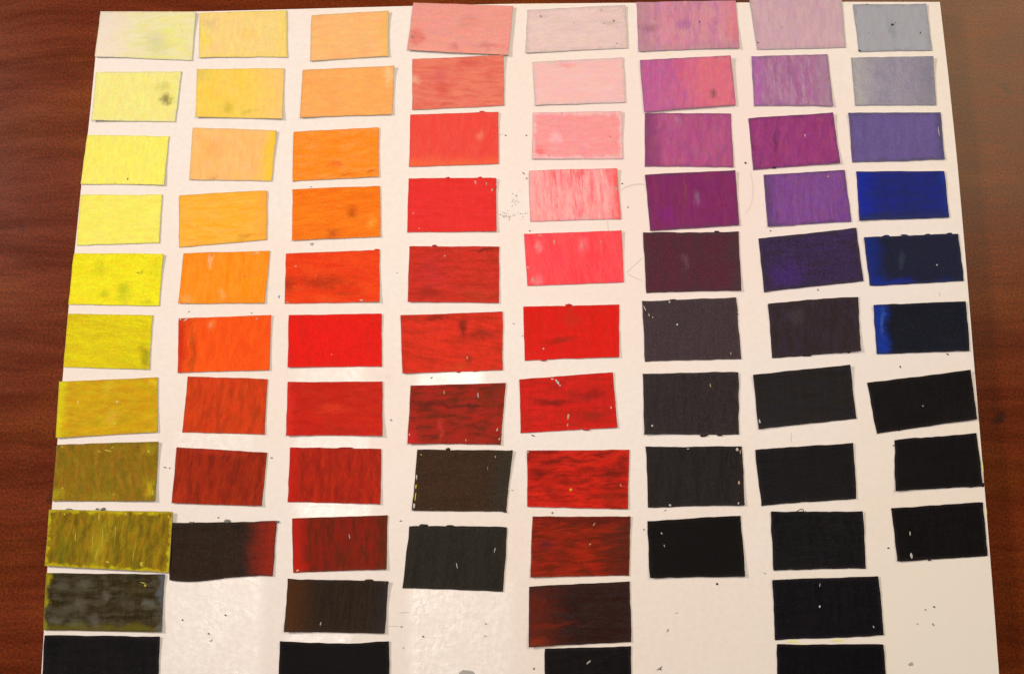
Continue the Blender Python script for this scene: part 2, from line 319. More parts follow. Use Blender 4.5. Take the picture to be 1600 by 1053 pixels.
sw((446.5,396,593.5,390.5,593,471.5,444.5,474.5), 'orange red swatch with a dark brown band', (234,60,20),(226,50,20),'h', c3=(242,84,28), smudges=((.38,.42,.42,.18,(150,44,10),.85),(.03,.35,.1,.25,(120,36,12),.7),(.65,.22,.15,.06,(150,50,15),.6)), nick=.3)
sw((451,492,596.5,490,596.5,572.5,449.5,574), 'plain bright red swatch', (230,28,16),(222,26,20),'n', c3=(210,30,22), smudges=((.5,.5,.3,.4,(238,24,20),.6),))
sw((449.5,596.5,598,596,597.5,681,447,680.5), 'crimson swatch with a diagonal paler stroke', (198,34,20),(186,28,16),'h', c3=(206,46,24), smudges=((.5,.5,.28,.14,(222,62,32),.6),(.6,.12,.35,.12,(160,32,12),.6)), grads=((0,.0,.1,(226,44,34),.6),))
sw((453,698.5,595.5,701,594.5,787.5,449.5,784), 'dark red swatch with vertical streaks', (160,28,14),(200,48,18),'v', c3=(128,26,12), am=.6, grads=((0,.0,.15,(206,30,20),.7),))
sw((456,809.5,605.5,804.5,604,889,458.5,894.5), 'maroon swatch with a red side', (118,30,12),(150,32,16),'n', c3=(84,34,14), am=.8, grads=((0,.0,.20,(196,30,20),.85),(0,1.0,.85,(80,38,16),.7)))
sw((449.5,904,607,907.5,601.5,989,443.5,987), 'blackish brown swatch with warm brown side', (46,34,26),(54,40,29),'v', edge='d', grads=((0,.0,.35,(78,42,14),.85),(0,1.0,.75,(44,36,34),.7)), grain=.3)
sw((437,1001.5,608,1001.5,608,1092,434,1092), 'black swatch under the blackish brown one', (20,18,19),(26,23,24),'n', edge='d')
# --- corals and reds
sw((646,4.5,802,10,794.5,86.5,636,78.5), 'pale coral swatch tilted past the board top', (242,154,134),(236,144,130),'h', up=.0005, c3=(226,152,138), am=.75, smudges=((.08,.3,.1,.25,(214,84,70),.75),(.45,.1,.08,.1,(190,90,80),.6),(.8,.15,.2,.06,(214,90,80),.7),(.6,.65,.15,.2,(214,130,110),.6)))
sw((644.5,92.5,787,86,788,165,643.5,172.5), 'blotchy coral swatch with darker red patches', (238,128,100),(232,118,94),'h', c3=(224,102,84), am=.8, smudges=((.33,.38,.12,.2,(210,66,54),.8),(.6,.85,.18,.22,(212,80,66),.75),(.3,.65,.14,.2,(214,90,96),.7),(.04,.6,.1,.1,(248,190,150),.7),(.35,.12,.1,.06,(206,70,60),.7)))
sw((641,179.5,778.5,175,779.5,256.5,639,261), 'scarlet coral swatch with orange lower edge', (240,76,58),(236,66,62),'n', c3=(238,88,70), grads=((1,.0,.25,(245,110,60),.6),), smudges=((.78,.5,.08,.12,(245,140,110),.6),))
sw((638.5,279,775.5,278,776,361.5,636,363), 'scarlet swatch with white nicks', (234,50,48),(228,46,42),'n', c3=(220,42,34), rim=((220,48,20),.2,.5))
sw((640,385,780,385,779.5,473.5,637,471.5), 'brownish red swatch with dark smear at its top', (206,46,34),(196,46,26),'h', c3=(172,42,26), am=.75, smudges=((.85,.93,.2,.05,(60,26,20),.85),(.25,.55,.2,.4,(200,46,52),.5),(.25,.15,.2,.15,(130,30,25),.6),(.8,.15,.3,.1,(170,60,20),.6)))
sw((625.5,492.5,785.5,486.5,785.5,578,628.5,583.5), 'mottled red swatch with a dark blot', (224,46,28),(212,48,22),'n', c3=(176,42,22), am=.75, smudges=((.60,.72,.06,.22,(46,28,14),.9),(.8,.6,.25,.08,(80,32,18),.75),(.35,.93,.2,.06,(60,26,16),.75),(.65,.18,.06,.15,(120,40,16),.7),(.55,.08,.12,.08,(190,70,20),.6)))
sw((641.5,602,790.5,598,782.5,694.5,636.5,693.5), 'dark red swatch with black strokes and scrapes', (150,34,20),(178,36,24),'n', c3=(92,36,18), am=.8, nick=.2, smudges=((.2,.66,.3,.08,(48,24,12),.85),(.55,.62,.25,.05,(50,26,14),.8),(.85,.85,.25,.25,(84,38,16),.7),(.03,.1,.12,.35,(214,36,34),.8),(.35,.25,.04,.25,(210,60,50),.6)))
sw((652,702,801.5,703,791,799.5,643.5,797.5), 'very dark brown swatch with yellow chips at its side', (62,36,20),(56,40,28),'n', edge='d', grads=((0,1.0,.7,(48,43,34),.85),), c3=(50,30,18), am=.5, grain=.3)
sw((640,821.5,792.5,822.5,786,924,628.5,918.5), 'charcoal brown swatch with a white scratch', (44,39,33),(50,45,38),'v', edge='d', grain=.3)
# --- pinks and reds
sw((824,16,977,8.5,981.5,75.5,821,83), 'greyish pale pink swatch with dark specks', (232,192,180),(226,184,176),'h', c3=(218,180,168), am=.7, rim=((200,172,158),.2,.6), smudges=((.85,.6,.12,.1,(176,144,130),.65),(.15,.85,.1,.12,(196,160,150),.5)))
sw((832,97.5,973.5,90,977.5,160.5,836,165), 'pale pink swatch', (239,184,176),(240,170,166),'h', c3=(240,178,164), am=.6, rim=((214,178,170),.22,.7), smudges=((.4,.9,.15,.08,(236,130,130),.7),))
sw((832.5,176.5,972,174,973.5,248.5,831.5,248.5), 'rose pink swatch with a paler centre', (242,146,142),(240,154,150),'h', c3=(241,132,130), rim=((236,190,184),.25,.75), smudges=((.27,.45,.1,.2,(244,184,184),.75),(.07,.15,.12,.15,(238,90,90),.8)))
sw((826.5,267,964.5,263,970.5,342.5,828.5,346.5), 'salmon pink swatch with vertical streaks', (245,112,114),(249,164,158),'v', ss=.8, c3=(249,172,162), am=.6, grads=((0,.0,.12,(240,160,150),.7),(0,1.0,.85,(240,70,64),.8)), smudges=((.25,.9,.05,.2,(235,60,60),.7),(.55,.9,.05,.2,(235,60,60),.7)), nick=.25)
sw((818.5,365.5,971.5,360,975,441,824,446.5), 'hot pink red swatch', (246,58,66),(248,80,88),'v', c3=(248,84,76), am=.5, smudges=((.6,.75,.08,.2,(250,120,130),.7),(.12,.75,.05,.2,(250,140,140),.7),(.1,.1,.07,.2,(250,140,140),.7)))
sw((817,479,967.5,475.5,968,558,820,563.5), 'pure red swatch with a small brown smear', (222,22,14),(206,26,16),'n', c3=(196,36,16), smudges=((.38,.34,.22,.08,(130,34,18),.85),(.5,.75,.15,.25,(190,44,26),.6)))
sw((811.5,592.5,957.5,581.5,965,668,813.5,676.5), 'red swatch with a dark stroke and chipped white paint', (212,28,20),(196,30,22),'n', c3=(170,34,20), am=.6, smudges=((.35,.52,.3,.09,(86,24,14),.85),(.75,.62,.3,.12,(110,28,20),.8),(.75,.25,.25,.2,(110,32,18),.7),(.38,.85,.1,.12,(110,30,18),.5)))
sw((823.5,703.5,983.5,702,981.5,795.5,823.5,791.5), 'mottled blood red swatch', (206,36,20),(186,30,18),'h', c3=(112,26,16), am=.75, smudges=((.3,.85,.3,.07,(90,24,16),.7),(.85,.6,.2,.15,(84,26,16),.75),(.1,.6,.12,.12,(80,20,14),.7),(.85,.2,.18,.2,(100,34,14),.7),(.5,.12,.2,.12,(222,36,16),.7)))
sw((832,806.5,985.5,806.5,983,899,828.5,902), 'reddish brown swatch with dark end', (150,36,12),(124,30,14),'h', c3=(92,32,16), am=.75, grads=((0,1.0,.6,(76,34,24),.8),(1,1.0,.8,(84,26,18),.7)), smudges=((.15,.5,.14,.15,(66,26,36),.7),(.5,.4,.15,.2,(190,40,18),.6),(.65,.12,.1,.15,(180,34,20),.6)))
sw((827,916,984,908,986.5,1002,826,1010.5), 'blackish red swatch with rusty dry-brush streaks', (58,28,22),(44,30,28),'h', c3=(50,38,36), edge='d', grads=((0,.0,.45,(110,34,14),.6),(1,1.0,.75,(48,30,28),.7)), smudges=((.08,.06,.18,.12,(140,46,20),.8),(.2,.35,.4,.06,(116,38,18),.7)), nick=.1)
sw((851.5,1013,985.5,1009,987,1102,851.5,1104), 'black swatch under the blackish red one', (24,19,21),(30,25,27),'n', edge='d')
# --- magentas to black
sw((994.5,4,1149.5,1,1156,75,998,81), 'dusty mauve pink swatch with vertical streaks', (208,124,140),(210,138,144),'v', c3=(182,108,142), am=.7, grads=((0,.0,.3,(178,124,132),.7),(0,1.0,.8,(214,110,116),.7),(1,.0,.2,(180,128,132),.6)), smudges=((.1,.45,.15,.12,(130,74,90),.6),(.45,.55,.12,.2,(150,80,130),.6)))
sw((999.5,94,1142,87,1150,164.5,1006.5,175.5), 'purple swatch blending into coral pink', (178,82,134),(192,96,138),'v', up=.0004, c3=(194,90,126), grads=((0,.80,.18,(216,102,116),.95),), rim=((150,90,110),.12,.6), smudges=((.76,.27,.05,.14,(70,70,60),.9),(.45,.8,.1,.3,(206,80,110),.6)))
sw((1007.5,177,1142,177.5,1146.5,261.5,1007.5,260.5), 'magenta purple swatch with darker side', (172,72,122),(184,88,118),'v', c3=(146,64,112), am=.6, grads=((0,.0,.25,(126,58,94),.8),), rim=((120,64,90),.14,.6), smudges=((.38,.85,.06,.15,(190,120,150),.6),))
sw((1007.5,273,1149,266,1155.5,352,1016,361), 'dark plum swatch', (122,36,90),(130,48,86),'v', c3=(112,36,76), rim=((90,52,70),.16,.7), smudges=((.55,.55,.06,.2,(150,110,140),.6),(.42,.7,.03,.3,(130,70,50),.6),(.2,.3,.1,.2,(130,30,130),.5)))
sw((1005,363.5,1154,362,1158.5,454,1010,457.5), 'maroon black swatch', (84,30,44),(74,38,46),'v', c3=(70,42,48), am=.6, rim=((58,44,46),.18,.8), edge='d', grads=((0,1.0,.75,(66,44,48),.7),), smudges=((.42,.5,.05,.2,(110,72,80),.6),), grain=.3)
sw((1003,470.5,1150.5,464.5,1158,561,1008,565), 'purplish charcoal swatch with white chips', (64,47,50),(58,45,45),'v', c3=(66,44,54), rim=((64,54,50),.14,.6), edge='d', grain=.3)
sw((1004.5,584,1154,581,1154.5,679,1007,678.5), 'plain dark charcoal swatch with ragged lower edge', (51,42,45),(55,46,48),'v', rim=((60,52,48),.12,.6), edge='d', grain=.3)
sw((1008.5,698,1159,696.5,1163.5,789,1012.5,793), 'near-black swatch with chipped corner', (38,33,34),(44,39,40),'v', edge='d', grain=.3)
sw((1011.5,814,1157,805,1164.5,900,1015.5,902.5), 'solid black swatch at the foot of its column', (17,15,17),(21,19,20),'n', edge='d')
# --- violets to black
sw((1170,-5,1315,-6,1321.5,74.5,1183,78), 'greyish lilac swatch overhanging the board top', (204,152,164),(186,138,150),'v', c3=(206,160,158), am=.7, rim=((172,146,146),.18,.6))
sw((1174,88.5,1293,85,1302.5,166,1178.5,166), 'mauve purple swatch with vertical streaks', (170,100,142),(150,90,124),'v', c3=(186,132,150), am=.65, grads=((0,.0,.2,(172,90,154),.8),(0,1.0,.7,(166,122,138),.7)), rim=((120,92,110),.12,.6))
sw((1169,185,1302,176,1313,255,1177,265.5), 'vivid purple magenta swatch', (148,54,112),(126,46,94),'v', c3=(160,66,112), am=.6, rim=((90,46,78),.16,.7), nick=.1, smudges=((.3,.5,.04,.4,(84,30,70),.7),))
sw((1193,273.5,1320,265.5,1330.5,346.5,1199.5,354.5), 'violet swatch with pale brush lines', (112,58,128),(128,78,134),'v', c3=(120,66,116), am=.6, rim=((84,60,88),.18,.75), grads=((0,.0,.2,(82,56,96),.7),))
sw((1185,372.5,1338.5,356.5,1349.5,439,1194,456), 'dark indigo violet swatch tilted anticlockwise', (54,36,78),(48,36,60),'n', c3=(44,34,48), am=.7, rim=((42,36,44),.24,.9), edge='d', smudges=((.25,.3,.25,.35,(66,34,110),.6),), grain=.3)
sw((1199.5,474,1341,463.5,1345.5,548,1206.5,559.5), 'charcoal violet swatch', (52,41,48),(47,39,44),'v', c3=(54,40,58), edge='d', smudges=((.3,.7,.12,.2,(74,66,70),.5),), grain=.3)
sw((1177,585,1329,569,1338.5,654,1185,670.5), 'bluish black swatch tilted anticlockwise', (37,34,36),(40,37,36),'n', c3=(33,32,42), edge='d', grain=.3)
sw((1180,702.5,1333.5,692,1338,779,1189.5,790), 'plain blue black swatch', (27,27,31),(31,29,32),'n', edge='d', grain=.3)
sw((1204.5,799,1348,798.5,1353,887.5,1208.5,891), 'black swatch with a curled fibre on its top edge', (25,24,28),(28,27,31),'n', edge='d', grain=.3)
sw((1206.5,905.5,1372.5,900,1381.5,992,1211,999.5), 'wide black swatch with one white chip', (20,18,26),(25,23,28),'n', edge='d', grain=.3)
sw((1214,1006,1380.5,1006,1386,1098,1216,1098), 'black swatch under the wide black one', (16,14,20),(21,19,24),'n', edge='d')
# --- blues to black
sw((1332.5,7.5,1447.5,6.5,1456.5,79.5,1342,81.5), 'light blue grey swatch with dark flecks', (160,149,154),(153,145,147),'v', c3=(162,156,164), rim=((132,128,130),.16,.6), smudges=((.5,.45,.08,.3,(120,118,126),.6),))
sw((1330,90.5,1458.5,88,1463,164.5,1336.5,165), 'plain lavender grey swatch', (142,128,142),(152,139,147),'n', c3=(128,117,138), am=.7, rim=((140,132,132),.2,.6), grads=((0,.0,.35,(168,154,152),.8),(0,1.0,.6,(120,110,122),.6)))
sw((1325.5,176.5,1470,176,1476.5,249,1331.5,254), 'slate violet blue swatch', (98,78,130),(90,74,116),'v', c3=(104,86,140), am=.6, rim=((78,70,92),.18,.8), grads=((0,1.0,.9,(66,60,98),.7),))
sw((1337.5,268,1475.5,267.5,1483,340,1343,344.5), 'royal blue swatch', (26,32,112),(28,34,96),'n', c3=(30,38,86), am=.6, grads=((0,.0,.3,(18,36,140),.8),(0,1.0,.9,(20,44,120),.7),(1,.0,.22,(34,38,72),.85)))
sw((1350.5,371,1497,365,1506.5,439,1359.5,447), 'black navy swatch with bright blue corner', (24,28,54),(28,29,42),'n', edge='d', grads=((0,.0,.22,(14,38,115),.8),(1,.0,.10,(18,34,90),.5)), smudges=((.2,.05,.3,.12,(14,42,150),.7),(.36,.5,.06,.2,(60,70,80),.5)), grain=.3)
sw((1365,476,1508.5,471,1515.5,548,1370,553), 'blue black swatch with a bright blue stripe', (19,23,36),(22,24,31),'n', edge='d', grads=((0,.06,.19,(20,48,138),.9),), smudges=((.09,.65,.03,.35,(66,96,160),.6),), grain=.3)
sw((1355.5,597.5,1517,577.5,1526.5,654.5,1370.5,677), 'black swatch tilted strongly anticlockwise', (21,19,25),(25,22,26),'n', edge='d', grain=.3)
sw((1398,687,1525.5,676.5,1535.5,759.5,1399.5,767), 'small black swatch near the board edge', (20,18,24),(23,21,25),'n', edge='d')
sw((1393,793.5,1535.5,784,1543.5,868,1402.5,877), 'black swatch with a white scrape, last of its column', (19,16,20),(23,20,23),'n', edge='d')

SW = []
for si, (q, label, c1, c2, d, up, edge, kw) in enumerate(S):
    rs = random.Random(100 + si)
    cs = [Vector((q[2 * i], q[2 * i + 1], 0)) for i in range(4)]
    A, B, D, E = (at(c.x, c.y) for c in cs)                    # TL TR BR BL
    W = ((B - A).length + (D - E).length) / 2; H = ((A - E).length + (B - D).length) / 2
    nu, nv = 28, 16
    amp = .32 if edge == 'l' else .5                            # ragged cut, in pixels
    def wob(n, a):
        r_ = [rs.gauss(0, 1) for _ in range(n + 1)]
        s_ = [(r_[max(0, i - 1)] + 2 * r_[i] + r_[min(n, i + 1)]) / 4 for i in range(n + 1)]
        lo = [rs.gauss(0, 1) for _ in range(4)]
        return [a * (s_[i] * .8 + .7 * sum(lo[k] * math.sin((k + 1) * math.pi * i / n) / (k + 1) for k in range(4))) for i in range(n + 1)]
    wt, wb, wl, wr = wob(nu, amp), wob(nu, amp), wob(nv, amp), wob(nv, amp)
    if si == 19:                                               # the wavy foot of the brown and red swatch
        wb = [v + 5.0 * math.sin(i / nu * math.pi * 1.6) * (1 - i / nu) for i, v in enumerate(wb)]
    if si == 30: wt = [v + 3.2 * math.sin(i / nu * math.pi) for i, v in enumerate(wt)]
    curl = [max(0, rs.gauss(.00006, .0002)) for _ in range(4)]; bow = rs.uniform(.0, .00008)
    def f(u, v, cs=cs, wt=wt, wb=wb, wl=wl, wr=wr, curl=curl, bow=bow, up=up):
        i, j = round(u * nu), round(v * nv)
        p = (cs[0] * (1 - u) + cs[1] * u) * (1 - v) + (cs[3] * (1 - u) + cs[2] * u) * v
        p = p + Vector((wl[j] * (1 - u) ** 4 + wr[j] * u ** 4, wt[i] * (1 - v) ** 4 + wb[i] * v ** 4, 0))
        cu = curl[0] * ((1 - u) * (1 - v)) ** 3 + curl[1] * (u * (1 - v)) ** 3 + curl[2] * (u * v) ** 3 + curl[3] * ((1 - u) * v) ** 3
        # a sheet proud of the board by its own thickness, edges a touch off the glue
        z = .00030 + up + cu * 1.6 + bow * (abs(2 * v - 1) ** 3) + .00003 * math.sin(9 * u + si) * math.sin(7 * v)
        return at(p.x, p.y, z)
    SPOT[0] = (sum(c.x for c in cs) / 4, sum(c.y for c in cs) / 4)
    m = paint('paint_' + label.replace(' ', '_')[:40], W, H, si * 7 + 3, c1, c2, d, **kw)
    o = slab('painted_swatch', f, nu, nv, .00024, [m, paper_edge if edge == 'l' else dark_edge], chart)
    o['label'] = label
    SW.append((o, cs, f))

# ------------------------------------------------------------------ chips, beads and crumbs
SPOT[0] = None
def inside(cs, x, y):
    for i in range(4):
        a, b = cs[i], cs[(i + 1) % 4]
        if (b.x - a.x) * (y - a.y) - (b.y - a.y) * (x - a.x) < 0: return False
    return True
KOL = dict(w=(198, 180, 168), y=(196, 168, 36), k=(44, 38, 36), g=(120, 112, 102), b=(30, 26, 120), s=(176, 162, 150), o=(190, 152, 116), u=(120, 140, 170), c=(242, 226, 150))
KM = {k: plain({'w': 'bare_paper_white', 'y': 'yellow_paint', 'k': 'black_crumb', 'g': 'grey_crumb', 'b': 'blue_paint', 's': 'pencil_grey', 'o': 'cream_paint', 'u': 'pale_blue_stain', 'c': 'cream_glue_stain'}[k], v, .7) for k, v in KOL.items()}
rf = random.Random(77)
def blob(name, px, py, ln, wd, ang, key, z, hgt, parent):
    """small lens-shaped flake with an irregular outline, lengths in photo pixels"""
    c = at(px, py, z); k = .000272; n = 9; a = R(ang)
    V = [Vector((0, 0, hgt))]; F = []
    for ring, (sc, zz) in enumerate(((.6, .8 * hgt), (1.0, 0.0))):
        for i in range(n):
            t = 2 * math.pi * i / n; r = sc * rf.uniform(.72, 1.2)
            x, y = math.cos(t) * ln * k / 2 * r, math.sin(t) * wd * k / 2 * r
            V.append(Vector((x * math.cos(a) - y * math.sin(a), x * math.sin(a) + y * math.cos(a), zz)))
    for i in range(n):
        j = (i + 1) % n
        F += [(0, 1 + i, 1 + j), (1 + i, 1 + n + i, 1 + n + j, 1 + j)]
    F.append(tuple(range(2 * n, n, -1)))
    o = mesh_obj(name, V, F, [KM[key]], parent, smooth=False); o.location = c
    return o
def chip(px, py, ln, wd, ang, key, name='paint_chip'):
    for (o, cs, f) in SW:
        if inside(cs, px, py):
            # height of the sheet there
            u = min(1, max(0, (px - cs[0].x) / (cs[1].x - cs[0].x))); v = min(1, max(0, (py - cs[0].y) / (cs[3].y - cs[0].y)))
            p = f(round(u * 28) / 28, round(v * 16) / 16); b = at(px, py)
            return blob(name, px, py, ln, wd, ang, key, p.z - b.z + .00001, .00006, o)
CH = [(1264.5, 20.5, 8, 2, -5, 'w'), (1464, 414, 3, 3, 0, 'w'), (1258, 212, 2, 7, 15, 'w'), (1467, 207, 1.6, 22, 2, 'w'), (1294, 276, 3, 5, 0, 'o'),
      (743, 285, 4, 9, 10, 'o'), (760, 287, 2, 9, 5, 'o'), (769, 297, 3, 6, 0, 'o'), (646, 333, 3, 4, 0, 'o'), (655, 357, 3, 3, 0, 'o'), (695, 400, 4, 3, 0, 'o'),
      (462, 416, 5, 4, 0, 'o'), (565, 469, 8, 3, 0, 'w'), (550, 469, 4, 2, 0, 'o'), (449, 472, 6, 2, 0, 'w'), (518, 554, 3, 3, 0, 'o'), (730, 559, 3, 7, 10, 'o'),
      (849, 545, 4, 3, 0, 'w'), (839, 489, 2, 3, 0, 'o'), (872, 598, 4, 9, 30, 'w'), (869, 594, 4, 4, 0, 'w'), (875, 602, 3, 3, 0, 'w'), (863, 592, 7, 3, 0, 'w'), (888, 651, 4, 13, -8, 'o'), (887, 664, 3, 5, 0, 'o'), (955, 637, 3, 5, 0, 'w'),
      (868, 296, 2, 8, 4, 'w'), (868, 318, 2, 9, 4, 'w'), (910, 296, 4, 5, 0, 'w'), (963, 295, 3, 6, 0, 'w'), (913, 339, 8, 5, 30, 'w'), (963, 338, 5, 2, 0, 'w'), (849, 339, 4, 2, 0, 'w'),
      (838, 384, 4, 16, 6, 'o'), (866, 378, 3, 9, 6, 'o'), (844, 368, 7, 3, 0, 'o'), (909, 384, 4, 12, 0, 'o'), (939, 378, 2, 10, 0, 'o'), (832, 437, 3, 11, 5, 'o'), (825, 418, 2, 6, 0, 'w'),
      (1058, 507, 4, 4, 0, 'w'), (1128, 508, 3, 2.5, 0, 'w'), (1007, 481, 2, 14, 25, 'w'), (1014, 492, 3, 8, 20, 'o'), (1020, 496, 2, 5, 0, 'w'), (1046, 472, 3, 4, 0, 'w'), (1142, 552, 2, 6, 0, 'o'), (1006, 551, 1.6, 16, 4, 'w'),
      (1110, 602, 2, 8, 0, 'o'), (1128, 598, 2, 3, 0, 'o'), (1030, 626, 2, 3, 0, 'w'), (1019, 665, 3, 4, 20, 'w'), (1029, 677, 4, 2, 0, 'w'), (1060, 674, 2, 3, 0, 'o'),
      (1152, 702, 5, 7, 10, 'w'), (1157, 706, 2, 8, 0, 'o'), (1155, 754, 4, 8, 0, 'o'), (1154, 786, 3, 4, 0, 'w'), (1047, 789, 5, 4, 0, 'w'), (1075, 701, 5, 2, 0, 'w'), (1081, 752, 4, 2, -20, 'o'), (1072, 750, 2, 2, 0, 'o'),
      (1187, 658, 3, 9, 10, 'w'), (1305, 613, 1.6, 3, 0, 'w'), (1442, 634, 3, 3, 0, 's'), (1389, 607, 4, 1.6, -50, 's'), (1400, 620, 3, 1.6, -30, 's'),
      (1424, 868, 5, 11, 8, 'w'), (1422, 833, 3, 8, 0, 's'), (1281, 947, 3.4, 5.5, 0, 'w'), (1365, 979, 2, 5, 25, 'w'), (1340, 817, 2, 2.5, 0, 'o'), (1281, 914, 1.4, 8, -8, 's'),
      (1034, 833, 2.5, 4, 20, 'w'), (1038, 852, 2, 5, 15, 's'), (920, 1034, 11, 3, 40, 's'), (1264, 1022, 3, 2, 30, 's'), (1338, 1016, 2, 3, 0, 's'),
      (714, 884, 2, 14, 12, 'w'), (773, 859, 1.6, 10, -15, 'w'), (771, 869, 2, 3, 0, 'o'), (774, 713, 2.4, 8, 0, 'w'), (762, 731, 1.2, 10, 5, 's'), (651, 745, 3, 11, 0, 'w'), (650, 760, 3, 10, -8, 'y'), (649, 776, 2.5, 16, -8, 'y'), (647, 790, 4, 10, 0, 'w'), (658, 710, 2.4, 3, 0, 'y'),
      (777, 671, 4, 7, -30, 'o'), (780, 686, 3, 6, -20, 'o'), (747, 618, 2, 12, 5, 's'), (694, 613, 1.6, 9, 5, 'o'), (728, 688, 2, 6, 0, 'o'), (639.5, 679, 3, 4, 0, 'w'),
      (602, 909, 4, 6, -20, 'w'), (597, 913, 4, 4, 0, 's'), (546, 838, 1.6, 10, 15, 's'), (501, 974, 2, 8, -10, 's'), (465, 891, 7, 4, 0, 'o'),
      (892, 765, 6, 5, 10, 'y'), (970, 758, 2, 6, 30, 'o'), (922, 850, 6, 2, 40, 'o'), (928, 819, 7, 1.6, 50, 'o'), (825, 706, 4, 3, 0, 'w'),
      (168, 704, 16, 3, -12, 'y'), (176, 699, 8, 2, 35, 'y'), (155, 705, 9, 2, -20, 'y'), (97, 698, 5, 3, 0, 'y'), (232, 705, 5, 6, 0, 'y'), (98, 763, 4, 6, 0, 'y'), (230, 774, 14, 2, -5, 'y'), (239, 770, 3, 14, 0, 'y'), (178, 772, 7, 2, 40, 'y'),
      (223, 910, 11, 2.2, -12, 'y'), (227, 914, 4, 5, 0, 'y'), (160, 840, 1.6, 46, 4, 'y'), (151, 866, 2, 30, -6, 'y'), (145, 845, 1.4, 40, 4, 'y'), (118, 838, 2, 22, 0, 'y'), (196, 803, 5, 5, 0, 'y'), (155, 806, 3, 14, 0, 'y'), (219, 802, 9, 3, 0, 'y'), (264, 807, 3, 8, 0, 'y'), (221, 881, 6, 9, 0, 'y'), (180, 832, 1.4, 30, 2, 'y'), (208, 870, 1.6, 22, 0, 'y'), (101, 803, 4, 5, 0, 'y'), (168, 878, 10, 4, -20, 'y'),
      (122, 628, 2.4, 5, 10, 'c'), (183, 628, 5, 3, 40, 'c'), (180, 661, 4, 2, 60, 'c'), (270, 17.6, 6, 2, 0, 'y'),
      (290, 500, 10, 3, 20, 'w'), (282, 499, 4, 3, 0, 'w'), (330, 398, 3, 12, 8, 'o'), (398, 396, 4, 4, 0, 'o'), (343, 457, 3, 9, 0, 'o'), (402, 498, 5, 3, 0, 'o'), (330, 509, 4, 5, 0, 'o'),
      (285, 49, 2, 2, 0, 'k'), (199.5, 280, 3, 4.5, -30, 'k'), (180, 286, 2.4, 2.4, 0, 'g'), (215, 426, 4, 3, 0, 'g'), (382, 432.5, 2.2, 2.6, 0, 'k'), (334.5, 280, 3, 2, 0, 'g'),
      (845, 26, 2, 6, 20, 'k'), (939.5, 16.5, 3, 2, 20, 'k'), (959, 33, 2, 6, -10, 'k'), (897, 36, 2, 2, 0, 'g'), (944, 37, 6, 1.6, 5, 'g'), (964, 68, 2, 4, 0, 'g'),
      (1093.5, 35, 2.6, 7, 0, 'b'), (1394.5, 39, 6, 5, 30, 'k'), (1399, 36, 3, 2, 40, 'k'), (1438, 52, 2.2, 5, -20, 'k'), (1343, 79.5, 6, 3, -10, 'k'), (1184.5, 67, 3, 3, 0, 'k'), (1221, 43, 5, 1.4, 30, 'g'), (1358, 52, 1.6, 3, 0, 'g'), (1355, 7.5, 6, 2, 0, 'k'),
      (878, 177.5, 2.4, 2.4, 0, 'k'), (953, 213.5, 4, 1.4, -20, 'k'), (644, 58, 3, 5, 20, 'g'), (858, 243, 3, 2, 0, 'k'), (1293, 386, 2, 2.5, 0, 'b'), (1211, 429, 2.4, 2.4, 0, 'b')]
for (x, y, l_, w_, an, k) in CH:
    if l_ * w_ < 9 and k in 'wos': continue
    chip(x, y, l_ * .8, w_ * .8, an, k)
# dried paint beads standing on the cut edges (px, py, length, width)
BEADS = [(8, 108, 796, 12, 4), (8, 152, 795, 6, 3), (8, 161, 795, 8, 5), (19, 355, 814.5, 13, 6), (19, 300, 816, 8, 3), (19, 433, 815, 8, 3), (34, 700, 278.5, 8, 4), (34, 750, 277.6, 8, 3), (33, 753, 175, 12, 3), (35, 679, 384.5, 9, 4),
         (39, 662, 820.8, 14, 5), (39, 704, 821.5, 14, 3), (27, 540, 699.6, 26, 3), (45, 888, 476.6, 13, 4), (24, 589, 390.5, 9, 4), (29, 577, 906.5, 14, 4), (75, 1384, 369, 12, 4), (75, 1413, 367.6, 14, 3), (75, 1484, 365, 10, 3), (75, 1450, 366.8, 10, 3),
         (57, 1100, 680, 16, 5), (57, 1125, 680, 10, 3), (56, 1052, 468.6, 10, 3), (38, 700, 702, 7, 5), (38, 789, 799, 8, 3), (64, 1209, 262.8, 8, 4), (55, 1120, 362, 8, 3), (67, 1325, 550, 10, 4), (67, 1260, 555.5, 16, 3), (79, 1452, 874, 6, 4), (78, 1535.5, 757, 4, 8), (46, 917, 671, 12, 4), (36, 717, 580.5, 8, 4), (36, 741, 579.6, 8, 3), (45, 850, 563, 10, 3)]
for (i, x, y, l_, w_) in BEADS:
    o = blob('paint_bead', x, y, l_, w_, 0, 'k', .00012, .0006, SW[i][0])
    src = SW[i][0].data.materials[0]; o.data.materials[0] = src if i not in (8, 19) else KM['g']

# ------------------------------------------------------------------ pencil lines and stains that belong to the board
def strip(name, pts, wpx, key, parent, z=.00004):
    P = [at(x, y, z) for x, y in pts]; k = .000272 * wpx / 2; V = []; F = []
    for i, p in enumerate(P):
        t = (P[min(i + 1, len(P) - 1)] - P[max(i - 1, 0)]).normalized(); nrm = Vector((-t.y, t.x, 0))
        V += [p + nrm * k, p - nrm * k]
    for i in range(len(P) - 1): F.append((2 * i, 2 * i + 1, 2 * i + 3, 2 * i + 2))
    return mesh_obj(name, V, F, [KM[key]], parent)
for pts in ([(949.5, 346), (950, 353), (950.5, 361)], [(1468, 456), (1468.5, 464)], [(979, 426), (991, 415), (1004, 403)], [(980, 428), (992, 434), (1004, 439)],
            [(780, 210.5), (786, 211)], [(1236, 676), (1236.5, 690)], [(606, 977.5), (624, 978)], [(624, 957), (640, 956)]):
    strip('pencil_line', pts, .55, 's', board)
